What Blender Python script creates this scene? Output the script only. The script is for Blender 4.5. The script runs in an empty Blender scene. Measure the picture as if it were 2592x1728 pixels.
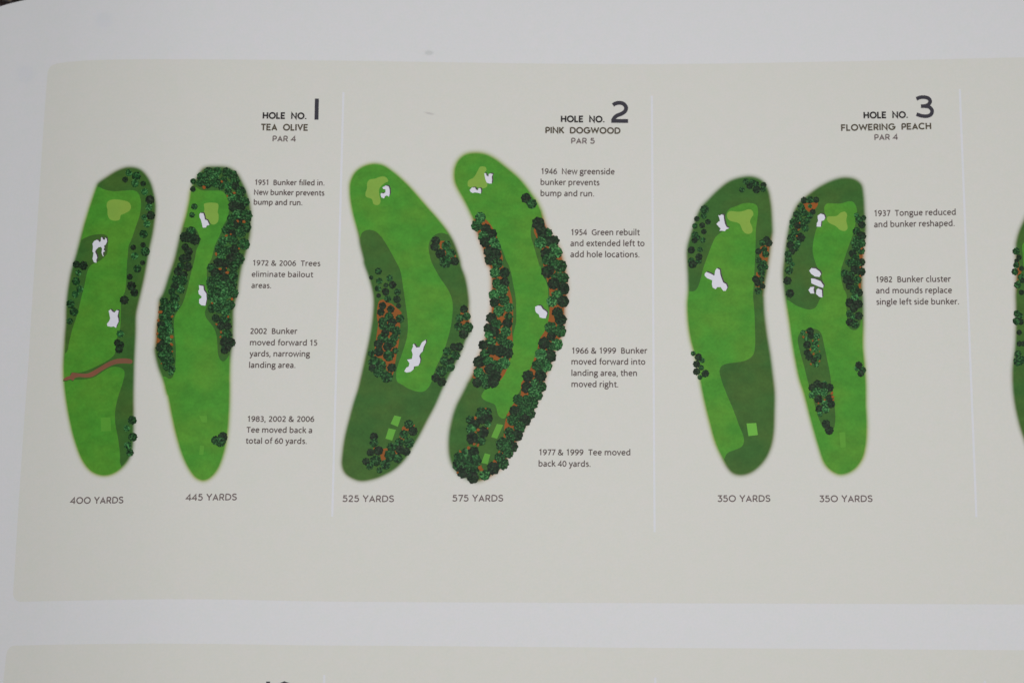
import bpy, math, random
from mathutils import Vector, Matrix
from mathutils.geometry import delaunay_2d_cdt
R = math.radians
scene = bpy.context.scene
col = scene.collection
random.seed(7)

# ------------------------------------------------------------------ camera
W, H = 2592.0, 1728.0          # the layout of the print is measured on a 2592 x 1728 grid
LENS, SENSOR = 50.0, 22.3
DIST, TILT, ROLL = 0.738, R(14.0), R(-0.45)
cam_data = bpy.data.cameras.new("camera")
cam = bpy.data.objects.new("camera", cam_data)
col.objects.link(cam)
cam_data.lens = LENS; cam_data.sensor_width = SENSOR
cam_data.clip_start = 0.01; cam_data.clip_end = 20
cam.matrix_world = (Matrix.Translation((0, -DIST * math.sin(TILT), DIST * math.cos(TILT)))
                    @ Matrix.Rotation(TILT, 4, 'X') @ Matrix.Rotation(ROLL, 4, 'Z'))
cam_data.dof.use_dof = True
cam_data.dof.focus_distance = DIST - 0.003
cam_data.dof.aperture_fstop = 5.6
scene.camera = cam

# ------------------------------------------------------------------ light
world = bpy.data.worlds.new("World"); scene.world = world
world.use_nodes = True
bg = world.node_tree.nodes["Background"]
bg.inputs[0].default_value = (0.86, 0.93, 1.0, 1); bg.inputs[1].default_value = 0.14
lamp = bpy.data.lights.new("window_light", 'AREA')  # soft lamp added low overhead; its falloff stands in for vignetted corners
lamp.shape = 'RECTANGLE'; lamp.size = 0.45; lamp.size_y = 0.4; lamp.energy = 2.62
lamp.color = (1.0, 0.985, 0.97)
lo = bpy.data.objects.new("window_light", lamp); col.objects.link(lo)
lo.location = (0.045, -0.005, 0.60)
lo.rotation_euler = (Vector((0.05, -0.02, 0)) - lo.location).to_track_quat('-Z', 'Y').to_euler()
scene.view_settings.view_transform = 'Standard'
scene.view_settings.look = 'None'
scene.view_settings.exposure = 0.0
scene.view_settings.gamma = 1.0

# ------------------------------------------------------------------ page surface
FPX = W * LENS / SENSOR
MW = cam.matrix_world.copy(); CO = MW.translation.copy(); CR = MW.to_3x3()
MM = 0.001
HK = [(-0.230, -12.0), (-0.195, -10.8), (-0.165, -6.3), (-0.140, -1.6), (-0.112, 1.9), (-0.085, 2.3), (-0.050, 1.1),
      (-0.015, 0.1), (0.03, -0.5), (0.08, -0.8), (0.13, -0.6), (0.18, 0.1), (0.24, 1.4)]
def h_smooth(x):
    """height of the page in metres: a sheet that bends about one direction only"""
    ks = HK
    if x <= ks[0][0]: return ks[0][1] * MM
    if x >= ks[-1][0]: return ks[-1][1] * MM
    for i in range(len(ks) - 1):
        if ks[i][0] <= x <= ks[i + 1][0]:
            x0, y0 = ks[i]; x1, y1 = ks[i + 1]
            def slope(j):
                if j <= 0: return 0.0
                if j >= len(ks) - 1: return (ks[-1][1] - ks[-2][1]) / (ks[-1][0] - ks[-2][0])
                return (ks[j + 1][1] - ks[j - 1][1]) / (ks[j + 1][0] - ks[j - 1][0])
            d = x1 - x0; t = (x - x0) / d
            a, b = slope(i) * d, slope(i + 1) * d
            return ((2*t**3 - 3*t*t + 1) * y0 + (t**3 - 2*t*t + t) * a + (-2*t**3 + 3*t*t) * y1 + (t**3 - t*t) * b) * MM
STEP = 0.004
BR = [-0.24 + STEP * i for i in range(126)]
BH = [h_smooth(x) for x in BR]
def h(x):
    f = (x - BR[0]) / STEP; i = max(0, min(len(BR) - 2, int(math.floor(f))))
    return BH[i] + (BH[i + 1] - BH[i]) * (f - i)
def nrm(x):
    s = (h_smooth(x + 0.002) - h_smooth(x - 0.002)) / 0.004
    return Vector((-s, 0, 1)).normalized()
def w2(px, py):
    """print coordinate -> x, y on the page"""
    d = CR @ Vector(((px - W / 2) / FPX, -(py - H / 2) / FPX, -1.0))
    z = 0.0
    for _ in range(6):
        t = (z - CO.z) / d.z
        x = CO.x + d.x * t
        z = h(x)
    t = (z - CO.z) / d.z
    return (CO.x + d.x * t, CO.y + d.y * t)

# ------------------------------------------------------------------ materials
def lin(c):
    r = []
    for v in c:
        v = v / 255.0
        r.append(v / 12.92 if v <= 0.04045 else ((v + 0.055) / 1.055) ** 2.4)
    return r
GAIN = 1.32     # a printed colour as it reads on the page -> its reflectance
def ink(c, m=0.0):
    l = lin(c)
    return (min(l[0] * GAIN, .95), min(l[1] * GAIN, .95), min(l[2] * GAIN, .95), m)
PANEL = ink((200.5, 199.3, 193.2))
WHITE = ink((204, 203.6, 205))

def nodes_of(name):
    m = bpy.data.materials.new(name); m.use_nodes = True
    nt = m.node_tree; nt.nodes.clear()
    out = nt.nodes.new("ShaderNodeOutputMaterial"); b = nt.nodes.new("ShaderNodeBsdfPrincipled")
    nt.links.new(b.outputs[0], out.inputs[0])
    return m, nt, b
def noise(nt, vec, scale, detail=2.0, rough=0.55):
    n = nt.nodes.new("ShaderNodeTexNoise"); n.inputs["Scale"].default_value = scale
    n.inputs["Detail"].default_value = detail; n.inputs["Roughness"].default_value = rough
    nt.links.new(vec, n.inputs["Vector"]); return n
def rng(nt, sock, a, b, c, d):
    n = nt.nodes.new("ShaderNodeMapRange")
    n.inputs[1].default_value = a; n.inputs[2].default_value = b; n.inputs[3].default_value = c; n.inputs[4].default_value = d
    nt.links.new(sock, n.inputs[0]); return n.outputs[0]
def math_n(nt, op, a, b=None):
    n = nt.nodes.new("ShaderNodeMath"); n.operation = op
    for i, s in enumerate((a, b)):
        if s is None: continue
        if isinstance(s, (int, float)): n.inputs[i].default_value = s
        else: nt.links.new(s, n.inputs[i])
    return n.outputs[0]
def mix_c(nt, mode, fac, a, b):
    n = nt.nodes.new("ShaderNodeMix"); n.data_type = 'RGBA'; n.blend_type = mode
    for sock, v in ((n.inputs[0], fac), (n.inputs[6], a), (n.inputs[7], b)):
        if isinstance(v, (int, float)): sock.default_value = v
        elif isinstance(v, tuple): sock.default_value = v
        else: nt.links.new(v, sock)
    return n.outputs[2]
def comb(nt, r, g, b):
    n = nt.nodes.new("ShaderNodeCombineColor")
    for i, s in enumerate((r, g, b)): nt.links.new(s, n.inputs[i])
    return n.outputs[0]
def paper_finish(nt, b, coord):
    """fine colour grain and the faint tooth of coated paper, shared by paper and print"""
    g1 = noise(nt, coord, 1500, 2.0); g2 = noise(nt, coord, 1300, 2.0); g3 = noise(nt, coord, 260, 2.0)
    off = nt.nodes.new("ShaderNodeVectorMath"); off.operation = 'ADD'; off.inputs[1].default_value = (3.1, 7.7, 1.3)
    nt.links.new(coord, off.inputs[0]); nt.links.new(off.outputs[0], g2.inputs["Vector"])
    a = rng(nt, g1.outputs[0], .2, .8, .972, 1.028)
    c = rng(nt, g2.outputs[0], .2, .8, .978, 1.022)
    lo_ = rng(nt, g3.outputs[0], .25, .75, .985, 1.015)
    g_r = math_n(nt, 'MULTIPLY', a, lo_)
    g_b = math_n(nt, 'MULTIPLY', c, lo_)
    avg = math_n(nt, 'MULTIPLY', math_n(nt, 'ADD', a, c), .5)
    bump = nt.nodes.new("ShaderNodeBump"); bump.inputs["Strength"].default_value = .05; bump.inputs["Distance"].default_value = .0001
    nb = noise(nt, coord, 700, 3.0); nt.links.new(nb.outputs[0], bump.inputs["Height"])
    nt.links.new(bump.outputs[0], b.inputs["Normal"])
    b.inputs["Roughness"].default_value = .55; b.inputs["Specular IOR Level"].default_value = .16
    return comb(nt, g_r, avg, g_b)

def ink_material():
    m, nt, b = nodes_of("printed_ink")
    at = nt.nodes.new("ShaderNodeAttribute"); at.attribute_name = "ink"
    tc = nt.nodes.new("ShaderNodeTexCoord"); co = tc.outputs["Object"]
    # turf mottling: broad patches, drawn out along the fairway, plus short grass-like flecks
    mp = nt.nodes.new("ShaderNodeMapping"); mp.inputs["Scale"].default_value = (1.0, 1.35, 1); mp.inputs["Rotation"].default_value = (0, 0, .6)
    nt.links.new(co, mp.inputs["Vector"])
    n1 = noise(nt, mp.outputs[0], 72, 4.0, .5); n2 = noise(nt, mp.outputs[0], 190, 4.0, .55); n3 = noise(nt, co, 1100, 2.0, .7)
    yel = rng(nt, n1.outputs[0], .40, .62, 0.0, 1.0)
    drk = rng(nt, n2.outputs[0], .30, .70, .88, 1.12)
    flk = rng(nt, n3.outputs[0], .25, .75, .91, 1.09)
    fac = math_n(nt, 'MULTIPLY', yel, at.outputs["Alpha"])
    warm = mix_c(nt, 'MULTIPLY', fac, at.outputs["Color"], (1.4, 1.02, 1.0, 1))
    v = math_n(nt, 'MULTIPLY', drk, flk)
    v = math_n(nt, 'ADD', 1.0, math_n(nt, 'MULTIPLY', math_n(nt, 'SUBTRACT', v, 1.0), at.outputs["Alpha"]))
    c2 = mix_c(nt, 'MULTIPLY', 1.0, warm, comb(nt, v, v, v))
    gr = paper_finish(nt, b, co)
    nt.links.new(mix_c(nt, 'MULTIPLY', 1.0, c2, gr), b.inputs["Base Color"])
    return m
def tree_material():
    m, nt, b = nodes_of("printed_tree_ink")
    at = nt.nodes.new("ShaderNodeAttribute"); at.attribute_name = "ink"
    tc = nt.nodes.new("ShaderNodeTexCoord"); co = tc.outputs["Object"]
    n1 = noise(nt, co, 1600, 2.0, .6); n2 = noise(nt, co, 1500, 2.0, .6)
    sp = rng(nt, n1.outputs[0], .50, .60, 0, 1)
    f = math_n(nt, 'MULTIPLY', sp, at.outputs["Alpha"])
    c = mix_c(nt, 'MIX', f, at.outputs["Color"], tuple(ink((84, 146, 82))[:3]) + (1,))
    dk = rng(nt, n2.outputs[0], .36, .6, .45, 1.3)
    c = mix_c(nt, 'MULTIPLY', 1.0, c, comb(nt, dk, dk, dk))
    gr = paper_finish(nt, b, co)
    nt.links.new(mix_c(nt, 'MULTIPLY', 1.0, c, gr), b.inputs["Base Color"])
    return m
def paper_material():
    m, nt, b = nodes_of("coated_paper")
    tc = nt.nodes.new("ShaderNodeTexCoord")
    gr = paper_finish(nt, b, tc.outputs["Object"])
    nt.links.new(mix_c(nt, 'MULTIPLY', 1.0, WHITE[:3] + (1,), gr), b.inputs["Base Color"])
    return m
INK, TREE, PAPER = ink_material(), tree_material(), paper_material()

# ------------------------------------------------------------------ mesh helpers
def link(name, me, parent=None, label=None):
    o = bpy.data.objects.new(name, me); col.objects.link(o)
    if parent: o.parent = parent
    if label: o['label'] = label
    return o
def build(name, verts, faces, cols, z, mat, parent=None, label=None, zadd=None):
    """verts are x, y on the page; the mesh lies z micrometres above the bent sheet"""
    me = bpy.data.meshes.new(name)
    co = [(x, y, h(x) + (z + (zadd[i] if zadd else 0)) * 1e-6) for i, (x, y) in enumerate(verts)]
    fs = []
    for f in faces:
        a, b_, c = (verts[f[0]], verts[f[1]], verts[f[2]])
        ar = sum(verts[f[i]][0] * verts[f[(i+1) % len(f)]][1] - verts[f[(i+1) % len(f)]][0] * verts[f[i]][1] for i in range(len(f)))
        fs.append(tuple(f) if ar > 0 else tuple(reversed(f)))
    me.from_pydata(co, [], fs)
    ca = me.color_attributes.new("ink", 'FLOAT_COLOR', 'POINT')
    for i, c in enumerate(cols): ca.data[i].color = c
    me.polygons.foreach_set("use_smooth", [True] * len(me.polygons))
    me.materials.append(mat)
    me.update()
    me.normals_split_custom_set_from_vertices([nrm(v[0]) for v in verts])
    return link(name, me, parent, label)

TILES = dict(S=(0, 0, 1.0), A=(150, 400, 3.92), B=(150, 800, 3.564), C1=(860, 380, 5.2275), C2=(860, 660, 4.9), C3=(850, 940, 5.2275),
             D1=(1120, 370, 4.9), D2=(1120, 660, 4.9), D3=(1120, 940, 5.2257), E1=(1720, 430, 4.704), E2=(1720, 740, 4.356),
             E3=(1720, 940, 4.612), F=(2392, 540, 2.375), G=(1960, 480, 5.6), HH=(1960, 700, 6.031), I=(380, 700, 5.226), J=(470, 420, 5.228))
def pts(s):
    """'A 400,250 700,105 B 690,0' -> print coordinates"""
    out = []; t = TILES['S']
    for w in s.split():
        if w in TILES: t = TILES[w]; continue
        x, y = w.split(','); out.append((t[0] + float(x) / t[2], t[1] + float(y) / t[2]))
    return out
def smooth(p, n=4, closed=True):
    """centripetal Catmull-Rom through the points"""
    m = len(p); out = []
    rg = range(m) if closed else range(m - 1)
    for i in rg:
        if closed: a, b, c, d = p[i - 1], p[i], p[(i + 1) % m], p[(i + 2) % m]
        else: a, b, c, d = p[max(i - 1, 0)], p[i], p[i + 1], p[min(i + 2, m - 1)]
        def dst(u, v): return max(1e-4, math.hypot(u[0] - v[0], u[1] - v[1]) ** .5)
        d1, d2, d3 = dst(a, b), dst(b, c), dst(c, d)
        for k in range(n):
            t = k / n
            r = []
            for j in (0, 1):
                m1 = (c[j] - b[j]) + d2 * ((b[j] - a[j]) / d1 * (1 if a != b else 0) - (c[j] - a[j]) / (d1 + d2))
                m2 = (c[j] - b[j]) + d2 * ((d[j] - c[j]) / d3 * (1 if c != d else 0) - (d[j] - b[j]) / (d2 + d3))
                if a == b: m1 = c[j] - b[j]
                if c == d: m2 = c[j] - b[j]
                r.append((2*t**3 - 3*t*t + 1) * b[j] + (t**3 - 2*t*t + t) * m1 + (-2*t**3 + 3*t*t) * c[j] + (t**3 - t*t) * m2)
            out.append(tuple(r))
    if not closed: out.append(p[-1])
    return out
def dense(p, step=25.0, closed=True):
    out = []
    m = len(p)
    for i in range(m if closed else m - 1):
        a, b = p[i], p[(i + 1) % m]
        n = max(1, int(math.hypot(b[0] - a[0], b[1] - a[1]) / step))
        for k in range(n): out.append((a[0] + (b[0] - a[0]) * k / n, a[1] + (b[1] - a[1]) * k / n))
    if not closed: out.append(p[-1])
    return out
def inside(pt, poly):
    x, y = pt; c = False; j = len(poly) - 1
    for i in range(len(poly)):
        xi, yi = poly[i]; xj, yj = poly[j]
        if (yi > y) != (yj > y) and x < (xj - xi) * (y - yi) / (yj - yi) + xi: c = not c
        j = i
    return c
def cut(polys):
    """triangles of overlapping polygons (print coordinates), cut along the folds of the sheet;
    yields world verts, and faces with the set of polygons each lies in"""
    vs, es, fs = [], [], []
    for p in polys:
        k = len(vs)
        pl = [Vector((x * 1000, y * 1000)) for x, y in (w2(*q) for q in p)]
        if sum(pl[i - 1].x * pl[i].y - pl[i].x * pl[i - 1].y for i in range(len(pl))) < 0: pl.reverse()   # counter-clockwise
        vs += pl
        fs.append(list(range(k, k + len(p))))
    x0 = min(v.x for v in vs); x1 = max(v.x for v in vs); y0 = min(v.y for v in vs) - 1; y1 = max(v.y for v in vs) + 1
    for bx in BR:
        if x0 + .02 < bx * 1000 < x1 - .02:
            k = len(vs); vs += [Vector((bx * 1000, y0)), Vector((bx * 1000, y1))]; es.append((k, k + 1))
    V, E, F_, _, _, of = delaunay_2d_cdt(vs, es, fs, 0, 1e-5, True)
    return [(v.x / 1000, v.y / 1000) for v in V], [(tuple(f), set(o)) for f, o in zip(F_, of) if o]
def sub(V, faces):
    """keep only the vertices these faces use"""
    mp = {}; nv = []; nf = []
    for f in faces:
        g = []
        for i in f:
            if i not in mp: mp[i] = len(nv); nv.append(V[i])
            g.append(mp[i])
        nf.append(g)
    return nv, nf
def flat(name, poly, color, z, parent, label=None):
    V, F_ = cut([poly]); v, f = sub(V, [a for a, _ in F_])
    return build(name, v, f, [color] * len(v), z, INK, parent, label)
def ring_normals(p, k=2):
    n = len(p); a = sum(p[i][0] * p[(i + 1) % n][1] - p[(i + 1) % n][0] * p[i][1] for i in range(n))
    sgn = 1 if a > 0 else -1; out = []
    for i in range(n):
        dx = p[(i + k) % n][0] - p[i - k][0]; dy = p[(i + k) % n][1] - p[i - k][1]; l = math.hypot(dx, dy) or 1
        out.append((sgn * dy / l, -sgn * dx / l))
    return out
def mixc(a, b, t): return tuple(a[i] + (b[i] - a[i]) * t for i in range(4))
def blob(name, px, py, rx, ry, color, z, parent, n=14, jag=.15, rot=0.0, fade=None, label=None, mat=None):
    """small soft or hard-edged mark"""
    pr = []; base = []
    for i in range(n):
        a = 2 * math.pi * i / n + rot; k = 1 + random.uniform(-jag, jag)
        base.append((px + rx * k * math.cos(a) * math.cos(rot) - ry * k * math.sin(a) * math.sin(rot),
                     py + rx * k * math.cos(a) * math.sin(rot) + ry * k * math.sin(a) * math.cos(rot)))
    vs = [(px, py)] + base; cs = [color] * (n + 1); fs = [(0, 1 + i, 1 + (i + 1) % n) for i in range(n)]
    if fade:
        for ring, (sc, t) in enumerate(((1.35, .45), (1.8, .12), (2.2, 0))):
            k = len(vs)
            vs += [(px + (x - px) * sc, py + (y - py) * sc) for x, y in base]; cs += [mixc(fade, color, t)] * n
            fs += [(k - n + i, k - n + (i + 1) % n, k + (i + 1) % n, k + i) for i in range(n)]
    return build(name, [w2(*v) for v in vs], fs, cs, z, mat or INK, parent, label)

# ------------------------------------------------------------------ the table cover under the page
def carpet():
    m, nt, b = nodes_of("dark_woven_carpet")
    tc = nt.nodes.new("ShaderNodeTexCoord"); co = tc.outputs["Object"]
    n1 = noise(nt, co, 320, 3.0, .7); n2 = noise(nt, co, 900, 3.0, .7); n3 = noise(nt, co, 150, 2.0)
    r = nt.nodes.new("ShaderNodeValToRGB"); e = r.color_ramp.elements
    e[0].position = .3; e[0].color = (.012, .007, .011, 1); e[1].position = .72; e[1].color = (.20, .15, .08, 1)
    x = e.new(.45); x.color = (.035, .02, .018, 1); x = e.new(.56); x.color = (.07, .065, .075, 1)
    nt.links.new(n1.outputs[0], r.inputs[0])
    d = rng(nt, n2.outputs[0], .3, .7, .4, 1.5)
    nt.links.new(mix_c(nt, 'MULTIPLY', 1.0, r.outputs[0], comb(nt, d, d, d)), b.inputs["Base Color"])
    b.inputs["Roughness"].default_value = .95
    rnd = random.Random(3)
    z0 = -0.0135
    vs = []; fs = []; n = 70
    for j in range(n + 1):
        for i in range(n + 1):
            vs.append((-0.45 + .9 * i / n, -.4 + .8 * j / n, z0 + rnd.uniform(-.0004, .0004)))
    for j in range(n):
        for i in range(n): k = j * (n + 1) + i; fs.append((k, k + 1, k + n + 2, k + n + 1))
    me = bpy.data.meshes.new("carpet"); me.from_pydata(vs, [], fs); me.materials.append(m)
    o = link("carpet", me); o['kind'] = 'structure'
    # tufts of pile round the corner that shows
    cx, cy = w2(20, 0); vs = []; fs = []
    for _ in range(2600):
        x = cx + rnd.uniform(-.035, .06); y = cy + rnd.uniform(-.02, .03)
        a = rnd.uniform(0, 6.28); l = rnd.uniform(.0014, .003); wd = rnd.uniform(.00018, .0004); hh = rnd.uniform(.0008, .0022)
        dx, dy = math.cos(a), math.sin(a); k = len(vs)
        for t, zz in ((0, 0), (.5, 1), (1, .45)):
            px_, py_ = x + dx * l * t, y + dy * l * t
            vs += [(px_ - dy * wd, py_ + dx * wd, z0 + hh * zz), (px_ + dy * wd, py_ - dx * wd, z0 + hh * zz), (px_, py_, z0 + hh * zz + wd)]
        for s_ in (0, 3):
            for q in range(3): fs.append((k + s_ + q, k + s_ + (q + 1) % 3, k + s_ + 3 + (q + 1) % 3, k + s_ + 3 + q))
    me = bpy.data.meshes.new("carpet_pile"); me.from_pydata(vs, [], fs); me.materials.append(m)
    p = link("carpet_pile", me); p['kind'] = 'stuff'; p['label'] = 'short dark brown and grey woven pile beyond the page corner'; p['category'] = 'carpet pile'
carpet()

# ------------------------------------------------------------------ the page
page = bpy.data.objects.new("open_book_page", None); col.objects.link(page)
page['label'] = 'large white book page printed with rows of green golf hole diagrams'
page['category'] = 'book page'

EDGE = smooth(pts("S -130,88 -60,42 0,17 70,-1 140,-16 260,-32 500,-44 900,-50 1500,-52 2100,-54 2720,-56"), 4, False)
EDGE = EDGE + dense([(2720, -56), (2740, 2000)], 60, False)[1:] + dense([(2740, 2000), (-190, 2000)], 60, False)[1:] + dense([(-190, 2000), (-130, 88)], 60, False)[1:-1]
def sheet(name, poly, ztop, thick, mat, parent):
    V, F_ = cut([poly]); v, f = sub(V, [a for a, _ in F_]); n = len(v)
    me = bpy.data.meshes.new(name)
    f = [g if (v[g[1]][0]-v[g[0]][0])*(v[g[2]][1]-v[g[0]][1])-(v[g[2]][0]-v[g[0]][0])*(v[g[1]][1]-v[g[0]][1]) > 0 else list(reversed(g)) for g in f]
    co = [(x, y, h(x) + ztop) for x, y in v] + [(x, y, h(x) + ztop - thick) for x, y in v]
    cnt = {}
    for g in f:
        for i in range(3):
            e = (g[i], g[(i + 1) % 3]); cnt[e] = 1
    fs = [tuple(g) for g in f] + [tuple(i + n for i in reversed(g)) for g in f]
    fs += [(b, a, a + n, b + n) for (a, b) in cnt if (b, a) not in cnt]
    me.from_pydata(co, [], fs); me.materials.append(mat)
    sm = [True] * (2 * len(f)) + [False] * (len(fs) - 2 * len(f)); me.polygons.foreach_set("use_smooth", sm)
    me.update()
    nn = []
    for p in me.polygons:
        for li in p.loop_indices:
            vi = me.loops[li].vertex_index
            nn.append(nrm(co[vi][0]) if p.index < len(f) else tuple(p.normal))
    me.normals_split_custom_set(nn)
    return link(name, me, parent)
sheet("paper", EDGE, 0.0, 0.00016, PAPER, page)
inner = [(x + (12 if x < 500 else -12), y + (14 if y < 900 else -14)) for x, y in EDGE]
inner = [q for q in inner]
sheet("page_block", inner, -0.0003, 0.0022, PAPER, page)

# beige panels
P1 = (pts("S 120.5,186 123,176 127.5,169 135,164 147,160.5") + pts("S 180,156.5 229,153 290,151.4 344,150.6 460,150.4 574,151 740,152.5 900,154.5 1100,157.5 1300,160.5 1500,162.5 1653,163 1850,161 2050,157.5 2250,153.5 2450,149 2592,145.5 2700,143")
      + pts("S 2700,1529 2592,1528.7 2300,1527.6 2022,1526.6 1800,1526 1600,1525.4 1300,1524 1000,1522.8 860,1521.8 765,1520.6 650,1518 553,1516 425,1515.6 300,1517 170,1519.6 51,1522")
      + pts("S 44,1520.5 37.5,1515 34,1508 33,1498 36,1460 45,1310 58,1110 71,930 83,740 95,560 105,400 111,310 116,240"))
flat("beige_panel", dense(P1, 40), PANEL, 10, page, 'upper beige panel holding the six hole diagrams')
P2 = pts("S 8.5,1728 12,1690 16,1656 19,1645 25,1637 34,1633 127,1630.5 250,1628.5 382,1627.5 553,1628.4 680,1630.5 765,1631.8 880,1632.6 1000,1633 1300,1635.6 1600,1638 2022,1640.5 2300,1642.4 2592,1644.3 2700,1645 2700,1960 -6,1960")
flat("beige_panel", dense(P2, 40), PANEL, 10, page, 'lower beige panel cut off by the frame')

# pale rules between the columns
LINE = ink((204, 204.5, 209.5))
def rule(p, q, wd=5.4):
    r = dense([p, q], 60, False)
    L = [(x - wd / 2, y) for x, y in r]; Rr = [(x + wd / 2, y) for x, y in reversed(r)]
    flat("column_rule", L + Rr, LINE, 20, page)
rule((869.3, 234), (841, 1307)); rule((1650, 243), (1657, 1346)); rule((2429.5, 226), (2471.5, 1308))
rule((821, 1707), (815, 1930)); rule((1658.5, 1714), (1660, 1930)); rule((2492.5, 1722), (2500, 1930))

# ------------------------------------------------------------------ hole diagrams
FAIR = ink((66, 134, 40), 1.0); ROUGH = ink((52, 94, 38), 1.0); GREEN = ink((121, 158, 64), .25)
ORANGE = ink((132, 78, 31), .4); SAND = ink((206, 205, 214), 0.0); LIP = ink((70, 63, 67), 0.0); CREEK = ink((118, 80, 60), .5)
FEATH = {'f': ink((146, 164, 110), .2), 'r': ink((112, 130, 98), .2), 'o': ink((176, 158, 134), .1)}
TCOL = {'d': [(25, 41, 26), (32, 39, 29), (19, 40, 22)], 'm': [(20, 54, 25), (22, 64, 28), (21, 44, 23)], 'l': [(26, 72, 34), (23, 60, 28), (32, 82, 40)]}
TSP = {'d': .10, 'm': .38, 'l': .8}

def hole(label, outline, base, rough=(), fairway=(), green=(), orange=(), oblobs="", bunkers=(), tees=(), creek=None, trees="", feather=9.0, grow=1.1):
    O = smooth(pts(outline), 5)
    regs = [('base', O)]
    regs += [('rough', smooth(pts(s), 4)) for s in rough] + [('fairway', smooth(pts(s), 4)) for s in fairway]
    regs += [('pine_straw', smooth(pts(s), 3)) for s in orange]
    regs += [('putting_green', smooth(pts(s), 4)) for s in green]
    def kind_at(p):
        k = 0
        for i, (nm, pl) in enumerate(regs):
            if i and inside(p, pl): k = i
        return {'base': base, 'rough': 'r', 'fairway': 'f', 'pine_straw': 'o', 'putting_green': 'f'}[regs[k][0]]
    nr = ring_normals(O); n = len(O)
    ko = [1.0 if kind_at((O[i][0] - nr[i][0] * 3.5, O[i][1] - nr[i][1] * 3.5)) == 'o' else 0.0 for i in range(n)]
    ko = [sum(ko[(i + d) % n] for d in range(-3, 4)) / 7 for i in range(n)]
    O = [(O[i][0] - nr[i][0] * 4.5 * ko[i], O[i][1] - nr[i][1] * 4.5 * ko[i]) for i in range(n)]
    regs[0] = ('base', O)
    V, F_ = cut([r[1] for r in regs])
    groups = {}
    for f, s in F_:
        if 0 not in s: continue
        k = max(s); kind = regs[k][0]
        if kind in ('base',) : kind = 'fairway' if base == 'f' else 'rough'
        key = kind if kind in ('fairway', 'rough') else kind + str(k)
        groups.setdefault(key, []).append(f)
    # the map itself: its main turf with the airbrushed rim
    main = 'fairway' if base == 'f' else 'rough'
    CF = {'fairway': FAIR, 'rough': ROUGH, 'putting_green': GREEN, 'pine_straw': ORANGE}
    v, f = sub(V, groups[main]); cs = [CF[main]] * len(v); wv = list(v)
    nr = ring_normals(O); n = len(O)
    kinds = [kind_at((O[i][0] - nr[i][0] * 3.5, O[i][1] - nr[i][1] * 3.5)) for i in range(n)]
    FULL = {'f': FAIR, 'r': ROUGH, 'o': ORANGE}
    ring0 = len(wv)
    # average colours of neighbours so that the rim changes gradually
    def avg(tab, i, w_=3):
        a = [0, 0, 0, 0]
        for d in range(-w_, w_ + 1):
            c = tab[kinds[(i + d) % n]]
            for q in range(4): a[q] += c[q] / (2 * w_ + 1)
        return tuple(a)
    rings = [(0.0, 1.0), (.22, .62), (.5, .30), (.78, .10), (1.05, 0.0)]
    first = None; RV = []; RC = []; RF = []
    for ri, (off, t) in enumerate(rings):
        for i in range(n):
            RV.append(w2(O[i][0] + nr[i][0] * off * feather * 1.25, O[i][1] + nr[i][1] * off * feather * 1.25))
            full = avg(FULL, i); fe = avg(FEATH, i)
            if t > .6: c = mixc(fe, full, (t - .5) / .5)
            else: c = mixc(PANEL, fe, min(1, t / .62))
            RC.append(c)
        if ri:
            k = ri * n
            RF += [(k - n + i, k - n + (i + 1) % n, k + (i + 1) % n, k + i) for i in range(n)]
    wv += RV; cs += RC; f = f + [[a + ring0 for a in q] for q in RF]
    m = build("hole_map", wv, f, cs, 24, INK, page, label)
    for key in groups:
        if key == main: continue
        nm = ''.join(c for c in key if not c.isdigit())
        v, ff = sub(V, groups[key])
        build(nm, v, ff, [CF[nm]] * len(v), 24, INK, m)
    for s in bunkers:
        B = smooth(pts(s), 1)
        flat("bunker_lip", [(x + 2.9, y - 2.2) for x, y in B], LIP, 32, m)
        flat("bunker", B, SAND, 38, m)
    for s in tees:
        flat("tee_box", dense(pts(s[0]), 20), ink(s[1], .3), 32, m)
    if creek:
        flat("creek_bank", [(x - .5, y + 2.6) for x, y in smooth(pts(creek), 3)], ink((56, 96, 40), .6), 31, m)
        flat("creek", smooth(pts(creek), 3), CREEK, 38, m)
    # trees
    tl = []; t = TILES['S']
    for w_ in trees.split():
        if w_ in TILES: t = TILES[w_]; continue
        a = w_.split(',')
        tl.append((t[0] + float(a[0]) / t[2], t[1] + float(a[1]) / t[2], float(a[2]) / t[2] * grow, a[3]))
    rnd = random.Random(len(tl))
    z = 44.0
    for (x, y, r, k) in tl:
        z += 1.7
        n = 20; a0 = rnd.uniform(0, 6.28); lob = rnd.choice((7, 8, 9))
        vs = [(x, y)]; cs = []
        def tc():
            c = rnd.choice(TCOL[k]); g = rnd.uniform(.75, 1.3)
            return ink(tuple(min(255, q * g) for q in c), TSP[k] * rnd.uniform(.6, 1.1))
        cs.append(tc())
        for i in range(8):
            a = a0 + math.tau * i / 8; rr = r * rnd.uniform(.42, .62)
            vs.append((x + rr * math.cos(a), y + rr * math.sin(a))); cs.append(tc())
        for i in range(24):
            a = a0 + math.tau * i / 24
            rr = r * (.97 + .07 * math.cos(lob * a) + rnd.uniform(-.09, .07))
            vs.append((x + rr * math.cos(a), y + rr * math.sin(a))); c = tc(); cs.append((c[0] * .75, c[1] * .75, c[2] * .75, c[3]))
        fs = [(0, 1 + i, 1 + (i + 1) % 8) for i in range(8)]
        for i in range(24):
            j = (i // 3)
            fs.append((1 + j, 9 + i, 9 + (i + 1) % 24))
            if i % 3 == 2: fs.append((1 + j, 9 + (i + 1) % 24, 1 + (j + 1) % 8))
        build("tree", [w2(*q) for q in vs], fs, cs, z, TREE, m)
    t = TILES['S']
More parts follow.
